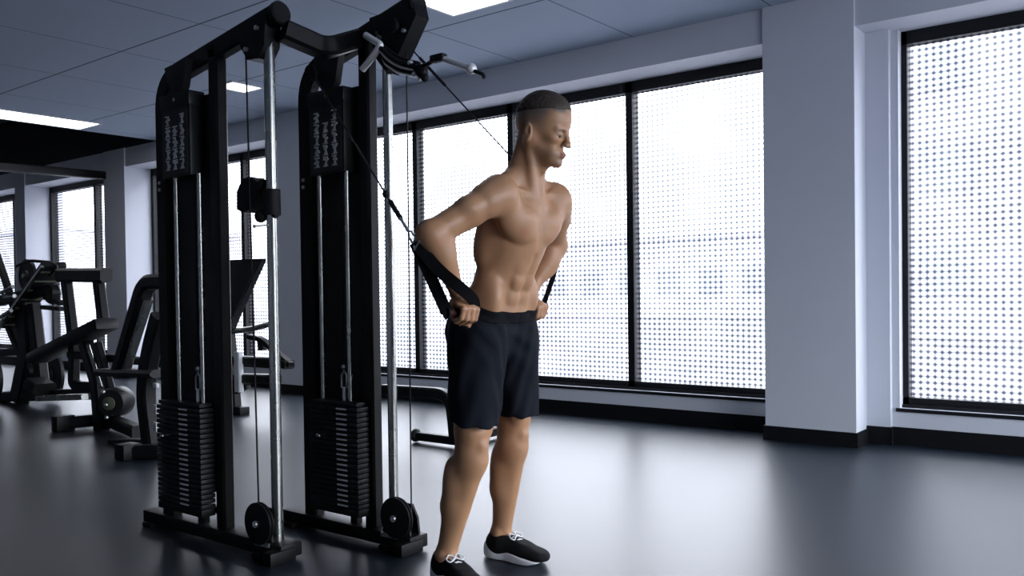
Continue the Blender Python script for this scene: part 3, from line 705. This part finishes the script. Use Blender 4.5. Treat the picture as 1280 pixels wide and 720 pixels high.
# left tower, then the right one
Y1, Y2 = 2.11, 2.48
M['print'] = mat('pale_print', (.85, .88, .88), .5, noise=.3, nscale=80)
y1f, zt1 = tower(Y1, -3.75, -3.575, -3.175, -2.75, -2.83, -2.765, 1.965, 2.095, -3.53, -3.20, -3.495, -3.28, (-3.425, -3.25), True)
y2f, zt2 = tower(Y2, -3.235, -3.060, -2.680, -2.43, -2.565, -2.40, 1.985, 2.145, -2.97, -2.67, -2.975, -2.755, (-2.935, -2.765), False)
def sag(a, b, s_, n=10): a, b = Vector(a), Vector(b); return [a.lerp(b, i/n)-Vector((0, 0, 4*s_*(i/n)*(1-i/n))) for i in range(n+1)]
MB().bar([(-2.765, y1f+.02, 2.035), (-2.72, y1f+.16, 1.995), (-2.70, y2f-.18, 1.995), (-2.72, y2f-.02, 2.065)], .085, .075, fillet=.07, up=(0, 0, 1)).obj('crossbeam', M['powder'], mach)
# vertical runs of cable beside the poles
c1 = at(307, 60, y1f-.03); c2 = at(322, 645, y1f-.03)
MB().tube([(c1.x, c1.y, c1.z), (c2.x+.01, c2.y, .10)], .0036, n=8).obj('cable', M['cable'], mach)
c1 = at(508, 60, y2f); c2 = at(521, 645, y2f)
MB().tube([(c1.x, c1.y, c1.z), (c2.x, c2.y-.03, .14)], .0030, n=8).obj('cable', M['cable'], mach)
# carriage on the left pole
q0 = at(338, 250, y1f)
ca = MB(); ca.lathe([(.034, -.05), (.034, .05)], (-2.83, y1f, q0.z-.01), (0, 0, 1), 18); co = ca.obj('height_carriage', M['rubber'], mach)
pl = [at(*p, y1f) for p in ((311, 224), (322, 222), (329, 228), (335, 225), (333, 233), (327, 246), (322, 262), (310, 266), (304, 262), (304, 240))]
MB().prism([(p.x, p.z) for p in pl], y1f-.03, y1f+.03).obj('pulley_head', M['rubber'], co)
k0 = at(327, 270, y1f-.02); MB().tube([k0+V(-.03, 0, .003), (-2.80, y1f, k0.z)], .012).ball(k0+V(-.005, 0, 0), .024, 1.1, 1, 1.1).obj('pull_knob', M['rubber'], co)
k1 = at(318, 283, y1f-.02); MB().tube([k1, k1+V(.09, 0, .0)], .003).ball(k1, .007).obj('locking_pin', M['steel'], co)

# working cables from the top pulleys to the hands
def V3(a): return Vector((float(a[0]), float(a[1]), float(a[2])))
GR = {s_: V3(GRP[s_]) for s_ in (-1, 1)}
topL = at(393, 96, y2f-.075); topR = Vector((-2.49, y2f-.0, zt2-.06))
MB().lathe([(.014, -.010), (.034, -.010), (.029, 0), (.034, .010), (.014, .010)], topL+V(-.02, 0, .02), (0, 1, 0), 20).obj('top_pulley', M['rubber'], mach)
MB().lathe([(.014, -.010), (.034, -.010), (.029, 0), (.034, .010), (.014, .010)], topR+V(0, -.045, .03), (0, 1, 0), 20).obj('top_pulley', M['rubber'], mach)
ringR = at(519, 303, 2.005)
elb = V3(ELB[1]); ringL = at(703, 266, 2.88)
def handle(ring, G, a, via, label, top, steel, wid, upv):
    t = thing('hand_strap', label, 'handle', tuple(G), 'strap handles in the hands')
    a = a.normalized()
    MB().tube([G-a*.062, G+a*.062], .0135, n=16).obj('grip', mat('dark_red_grip', (.06, .010, .010), .55, noise=.2, bump=.1), t)
    MB().lathe([(.017, -.004), (.019, 0), (.017, .004)], G-a*.064, a, 16).lathe([(.017, -.004), (.019, 0), (.017, .004)], G+a*.064, a, 16).obj('grip_cap', M['rubber'], t)
    s_ = MB()
    for sg in (-1, 1):
        e = G+a*.066*sg; mid = [Vector(v) for v in (via[0] if sg < 0 else via[1])]
        pts = [ring]+mid+[e]
        s_.bar(pts, .0028, wid, c=.0008, up=upv, fillet=.05)
        s_.bar([e+(pts[-2]-e).normalized()*.01, e-(pts[-2]-e).normalized()*.018], .006, .036, c=.001, up=tuple(a))
    s_.obj('strap', M['webbing'], t)
    d = (top-ring).normalized(); sd = d.cross(Vector((0, 1, 0))).normalized()
    MB().tube([ring-d*.016-sd*.018, ring-d*.016+sd*.018, ring+d*.012], .0036, n=8, closed=True, fillet=0, up=(0, 1, 0)).obj('ring', M['steel'], t)
    cb = MB(); cb.tube([ring+d*.008+sd*.011, ring+d*.05+sd*.010, ring+d*.066, ring+d*.05-sd*.010, ring+d*.008-sd*.011], .0042, n=8, closed=True, up=(0, 1, 0)); cb.obj('carabiner', M['steel'] if steel else M['powder2'], t)
    if steel: MB().tube([ring+d*.068, ring+d*.145], .0055, n=10).obj('swivel_link', M['steel'], t)
    return t, d
tR, dR = handle(ringR, GR[-1], Vector((-.10, -1, .05)), ([at(548, 338, 2.062), at(577, 361, 2.10), at(594, 376, 2.20)], []), 'black strap handle with steel link pulled over his near forearm', topL, True, .040, (.55, .43, .7))
tL, dL = handle(ringL, GR[1], Vector((-.10, 1, .05)), ([at(699, 300, 2.86), at(684, 340, 2.79)], [at(701, 305, 2.87), at(692, 345, 2.80)]), 'black strap handle held in his far hand', topR, False, .020, (.3, .3, .9))
st0 = ringR+dR*.145; cab = MB(); cab.tube([st0, topL], .0034, n=8); cab.tube([st0, st0+dR*.11], .0085, n=10); cab.ball(st0+dR*.16, .013, 1, 1, 1); cab.obj('working_cable', M['cable'], mach)
st1 = ringL+dL*.066
cab = MB(); cab.tube([st1, topR.lerp(st1, .08)], .0032, n=8); cab.tube([topR.lerp(st1, .0), topR.lerp(st1, .10)], .002, n=8); p0, p1 = topR.lerp(st1, .13), topR.lerp(st1, .30); cab.tube([p0, p1], .0062, n=10); cab.obj('working_cable', M['cable'], mach)

# attachments hanging from the right tower's arm
yh = y2f-.10
def H2(x, y, d=0): return at(x, y, yh+d)
t = thing('v_handle', 'bright chrome v-shaped pull handle hanging on the right tower arm', 'attachment', tuple(H2(476, 56)))
MB().tube([H2(457, 44), H2(476, 56), H2(465, 72), H2(453, 87)], .0135, n=14, fillet=.01).obj('bar', M['satin'], t)
MB().tube([H2(476, 56)+V(0, 0, -.0), H2(470, 40, .04)], .005, n=8).obj('hanging_hook', M['powder2'], t)
t = thing('triceps_rope', 'tangle of curved black and steel ropes hanging below the right tower arm', 'attachment', tuple(H2(500, 80)))
for j, (m_, off, r) in enumerate((('rubber', 0, .010), ('steel', 5, .007), ('rubber', 9, .009), ('rubber', -6, .007), ('steel', 13, .005))):
    MB().tube([H2(474+off*.2, 58+off*.8, j*.012), H2(484-off*.2, 68+off, j*.012), H2(498, 78+off, j*.012), H2(513, 82+off*.9, j*.010), H2(526-abs(off)*.3, 84+off*.8, 0)], r, n=10, fillet=.03).obj('rope', M[m_], t)
MB().ball(H2(528, 90), .022, 1, 1, 1.2).ball(H2(531, 97), .016).ball(H2(522, 84), .018).obj('end_knot', M['rubber'], t)
MB().ball(H2(513, 79), .012).ball(H2(518, 93), .011).ball(H2(524, 99), .008).obj('steel_ferrule', M['steel'], t)
t = thing('straight_bar', 'short chrome bar with black clamp sticking out to the right of the hanging ropes', 'attachment', tuple(H2(545, 74)))
MB().tube([H2(524, 84), H2(535, 80, -.015), H2(543, 75, -.03)], .008, n=10, fillet=.01).obj('hook', M['rubber'], t)
a, b = H2(540, 75, -.03), H2(556, 74, -.03); MB().box((a.x-.0, a.y-.015, a.z-.012), (b.x, a.y+.015, a.z+.014), .005).obj('clamp', M['rubber'], t)
MB().tube([H2(556, 74, -.03), H2(588, 86, -.03)], .011, n=14).obj('bar', M['satin'], t)
MB().ball(H2(589, 86, -.03), .020).obj('collar', M['satin'], t)
MB().tube([H2(591, 88, -.03), H2(604, 93, -.03), H2(605, 98, -.03)], .007, n=10, fillet=.01).obj('end_hook', M['powder2'], t)
MB().ball(H2(441+.0, 47, .04), .020, n=14).obj('bolt_head', M['satin'], mach)

# ------------------------------------------------------------------ EQUIPMENT IN THE BACKGROUND
def P_(x, y, Y): return at(x, y, Y)
def flo(x, y):      # point on the floor
    d = CF + CR*((x-640)/FOC) - CU*((y-CY)/FOC); k = -CAM.z/d.z; return CAM+d*k
# leg press at the far left: sledge plate, weight discs, head frame, padded seat
Y = 3.75
M['olive'] = mat('olive_metal', (.12, .13, .09), .45, metal=.4, noise=.2)
t = thing('leg_press', 'black leg press with tilted ribbed footplate and padded seat at the left edge', 'gym machine', (P_(70, 510, Y).x, Y, 0))
def pad(pts, th, w, m, name, parent, bev=.02):
    a, b = pts; d = (b-a); L = d.length; u = d.normalized(); ang = math.atan2(-u.z, u.x)
    o = MB(); c = (a+b)/2; o.box((c.x-L/2, c.y-w/2, c.z-th/2), (c.x+L/2, c.y+w/2, c.z+th/2), bev, Matrix.Rotation(ang, 3, 'Y')); return o.obj(name, m, parent)
fp = pad((P_(12, 408, Y), P_(68, 330, Y)), .05, .22, M['powder2'], 'footplate', t, .01)
A, Bq = P_(12, 408, Y), P_(68, 330, Y); dd = (Bq-A).normalized(); nn = Vector((dd.z, 0, -dd.x))
for i in range(7):
    c = A.lerp(Bq, .08+.14*i)+nn*.034; MB().tube([c+V(0, -.10, 0), c+V(0, .10, 0)], .010, n=8).obj('grip_rib', M['olive'], fp)
MB().bar([A+nn*.03+V(0, -.115, 0), Bq+nn*.03+V(0, -.115, 0)], .03, .03).obj('bright_edge', M['chrome'], fp)
MB().tube([P_(34, 333, Y)+V(0, -.1, 0), P_(52, 326, Y)+V(0, -.1, 0), P_(66, 328, Y), P_(72, 334, Y), P_(62, 344, Y)], .014, fillet=.05).obj('top_hook', M['powder'], t)
fr = MB()
fr.bar([P_(-30, 497, Y)+V(0, 0, .0), P_(118, 492, Y)], .10, .10)
fr.bar([P_(24, 500, Y), P_(36, 440, Y), P_(30, 370, Y)], .20, .12); fr.bar([P_(8, 395, Y), P_(40, 470, Y)], .09, .09); fr.bar([P_(55, 500, Y), P_(42, 380, Y)], .12, .10)
fr.bar([P_(-20, 380, Y), P_(68, 362, Y), P_(66, 378, Y)], .10, .10, fillet=.05); fr.bar([P_(-20, 443, Y), P_(45, 437, Y)], .07, .07)
fr.bar([P_(58, 372, Y), P_(78, 379, Y)], .04, .06); fr.bar([P_(54, 384, Y), P_(78, 386, Y)], .04, .06)
fr.bar([P_(-10, 300, Y), P_(10, 360, Y), P_(28, 420, Y)], .06, .06, fillet=.1)
fr.obj('frame', M['powder'], t)
for cx, cy, dy, rr in ((28, 470, -.28, .23), (28, 470, .28, .23), (2, 405, -.2, .2), (8, 345, .2, .17)):
    c = P_(cx, cy, Y)+V(0, dy, 0); w_ = MB().lathe([(.02, -.018), (rr*.3, -.022), (rr*.34, -.012), (rr*.88, -.012), (rr*.92, -.02), (rr, -.016), (rr, .016), (rr*.92, .02), (rr*.88, .012), (.02, .012)], c, (0, 1, 0), 32).obj('weight_disc', M['plate'], t)
    MB().tube([c+V(0, -.05, 0), c+V(0, .05, 0)], .022).obj('sleeve', M['chrome'], w_)
for a, b in (((2, 366), (16, 358)), ((6, 372), (18, 370)), ((-2, 398), (14, 388))): MB().tube([P_(*a, Y-.3), P_(*b, Y-.3)], .018).obj('chrome_peg', M['chrome'], t)
MB().bar([P_(44, 478, Y-.1), P_(56, 486, Y-.1)], .10, .2, c=.02).obj('foot_pedal', M['powder'], t)
MB().bar([P_(48, 498, Y-.15)+V(0, 0, .0), P_(106, 496, Y-.15)], .05, .06).obj('chrome_rail', M['chrome'], t)
# seat with its loop frame
Ys = 3.45
t2 = thing('roll_machine', 'black machine with rectangular pad frame above a sloping seat pad, left of the leaning bench', 'gym machine', (P_(110, 530, Ys).x, Ys, 0))
f = MB()
f.bar([P_(76, 344, Ys), P_(133, 344, Ys+.0)], .115, .10, c=.02); f.obj('top_roller', M['vinyl'], t2)
f = MB(); f.bar([P_(83, 350, Ys), P_(93, 435, Ys), P_(92, 478, Ys), P_(97, 483, Ys), P_(118, 484, Ys)], .085, .07, fillet=.08)
f.bar([P_(123, 350, Ys), P_(130, 408, Ys)], .085, .07); f.obj('loop_frame', M['powder'], t2)
pad((P_(46, 448, Ys), P_(135, 404, Ys)), .10, .20, M['vinyl'], 'seat_pad', t2, .035)
g = MB(); e0 = flo(77, 538); e1 = flo(160, 550)
g.bar([e0+V(.02, 0, .06), Vector((P_(133, 524, Ys).x, Ys, .07)), e1+V(.15, 0, .07)], .09, .09, fillet=.1, up=(0, 0, 1)); g.box((e0.x-.02, e0.y-.07, 0), (e0.x+.08, e0.y+.07, .12), .01)
g.bar([P_(128, 545, Ys-.1), P_(123, 480, Ys-.05), P_(108, 430, Ys)], .10, .10, fillet=.05); g.bar([P_(122, 430, Ys-.05), P_(139, 490, Ys-.08)], .06, .06); g.bar([P_(88, 443, Ys), P_(215, 455, Ys)], .06, .06)
g.obj('frame', M['powder'], t2)
mt = MB(); c = P_(146, 502, Ys-.05); mt.lathe([(.02, -.09), (.10, -.09), (.115, -.06), (.115, .06), (.10, .09), (.02, .09)], c, (.55, -.84, 0), 28); hub = mt.obj('resistance_hub', M['powder2'], t2)
MB().lathe([(.03, 0), (.05, .012), (.05, .02), (.03, .03)], c+V(.055, -.084, 0), (.55, -.84, 0), 20).obj('hub_cover', mat('olive_cover', (.10, .11, .07), .5, noise=.2), hub)
[MB().ball(P_(*q, Ys-.16), .016).obj('bolt', M['steel'], t2) for q in ((129, 490), (133, 506), (133, 522))]
MB().tube([P_(110, 432, Ys-.07), P_(126, 484, Ys-.1)], .014).obj('chrome_rod', M['chrome'], t2)
# leaning bench beside the left tower
Yb = 3.0
t3 = thing('incline_bench', 'black incline bench with tall leaning back pad just left of the left tower', 'bench', (P_(185, 575, Yb).x, Yb, 0))
g = MB(); g.bar([P_(150, 466, Yb), P_(183, 352, Yb), P_(216, 352, Yb)], .095, .11, fillet=.10, c=.02, up=(0, 1, 0)); g.obj('back_pad', M['vinyl'], t3)
MB().bar([P_(186, 375, Yb), P_(158, 462, Yb)], .02, .06).obj('adjusting_rod', M['chrome'], t3)
g = MB(); g.bar([P_(128, 465, Yb), P_(200, 467, Yb)], .05, .14, c=.02); g.obj('seat_pad', M['vinyl'], t3)
g = MB(); g.bar([P_(200, 395, Yb), P_(188, 440, Yb), P_(181, 490, Yb), P_(190, 560, Yb)], .11, .09, fillet=.15)
fq = flo(160, 574); g.bar([fq+V(0, 0, .045), Vector((P_(195, 560, Yb).x+.1, Yb, .045))], .09, .09, up=(0, 0, 1)); g.bar([P_(140, 553, Yb+.1), P_(195, 553, Yb)], .05, .06)
g.box((fq.x-.06, fq.y-.06, 0), (fq.x+.06, fq.y+.06, .10), .01); g.obj('frame', M['powder'], t3)
[MB().box(P_(x, y, Yb-.05)-V(.02, 0, h), P_(x, y, Yb-.05)+V(.02, .02, h), .002).obj('pale_sticker', M['white'], t3) for x, y, h in ((193, 482, .015), (193, 512, .03), (193, 534, .03))]
# bench seen between the left tower and its pole
Yc = 4.5
t4 = thing('chest_machine', 'black machine with tilted back pad seen between the left tower and its pole', 'gym machine', (P_(300, 510, Yc).x, Yc, 0))
a_, b_ = P_(272, 372, Yc), P_(304, 330, Yc)
m_ = MB(); poly = [P_(268, 326, Yc), P_(331, 323, Yc), P_(295, 398, Yc), P_(284, 430, Yc), P_(262, 430, Yc)]; m_.prism([(p.x, p.z) for p in poly], Yc-.04, Yc+.04)
bmesh.ops.bevel(m_.bm, geom=list(m_.bm.edges), offset=.015, segments=2, affect='EDGES'); m_.obj('back_pad', M['vinyl'], t4)
g = MB(); g.tube([P_(291, 414, Yc), P_(312, 412, Yc), P_(345, 403, Yc)], .025, fillet=.1); g.obj('handle_arm', M['chrome'], t4)
g = MB(); g.bar([P_(312, 421, Yc), P_(328, 424, Yc), P_(344, 440, Yc), P_(364, 456, Yc)], .04, .06, fillet=.08); g.bar([P_(327, 424, Yc), P_(328, 438, Yc)], .06, .06)
g.bar([P_(270, 449, Yc), P_(300, 450, Yc), P_(340, 452, Yc), P_(362, 456, Yc)], .07, .10); g.bar([P_(270, 472, Yc), P_(345, 474, Yc)], .08, .12)
g.bar([P_(286, 400, Yc), P_(296, 520, Yc)], .07, .08); g.bar([P_(294, 490, Yc), P_(310, 482, Yc)], .05, .05)
fl_ = P_(296, 520, Yc); g.box((fl_.x-.35, Yc-.05, 0), (fl_.x+.12, Yc+.05, .07), .01); g.bar([fl_, (fl_.x, Yc, .03)], .07, .08); g.obj('frame', M['powder'], t4)
g = MB(); g.bar([P_(298, 440, Yc-.06), P_(299, 490, Yc-.06)], .075, .05); g.obj('pale_shield', M['white'], t4)
# low step frame behind the man's legs
Ye = 4.33
t5 = thing('low_bar_frame', 'low black bar frame standing on the floor behind the man', 'gym frame', (-4.05, Ye, 0))
g = MB(); q = P_(568, 556, Ye)
g.bar([P_(479, 487, Ye), P_(552, 492, Ye), P_(564, 500, Ye), P_(567, 520, Ye), (P_(570, 556, Ye).x, Ye, .03)], .075, .075, fillet=.06)
g.bar([(P_(520, 551, Ye).x, Ye, .045), (P_(580, 556, Ye).x, Ye, .045)], .055, .06); g.bar([(q.x, Ye, .05), (q.x, Ye+.5, .05)], .06, .06, up=(0, 0, 1)); g.obj('bar_frame', M['powder'], t5)
MB().ball((P_(520, 551, Ye).x, Ye, .048), .046, .7, 1, 1).obj('end_cap', M['rubber'], t5)
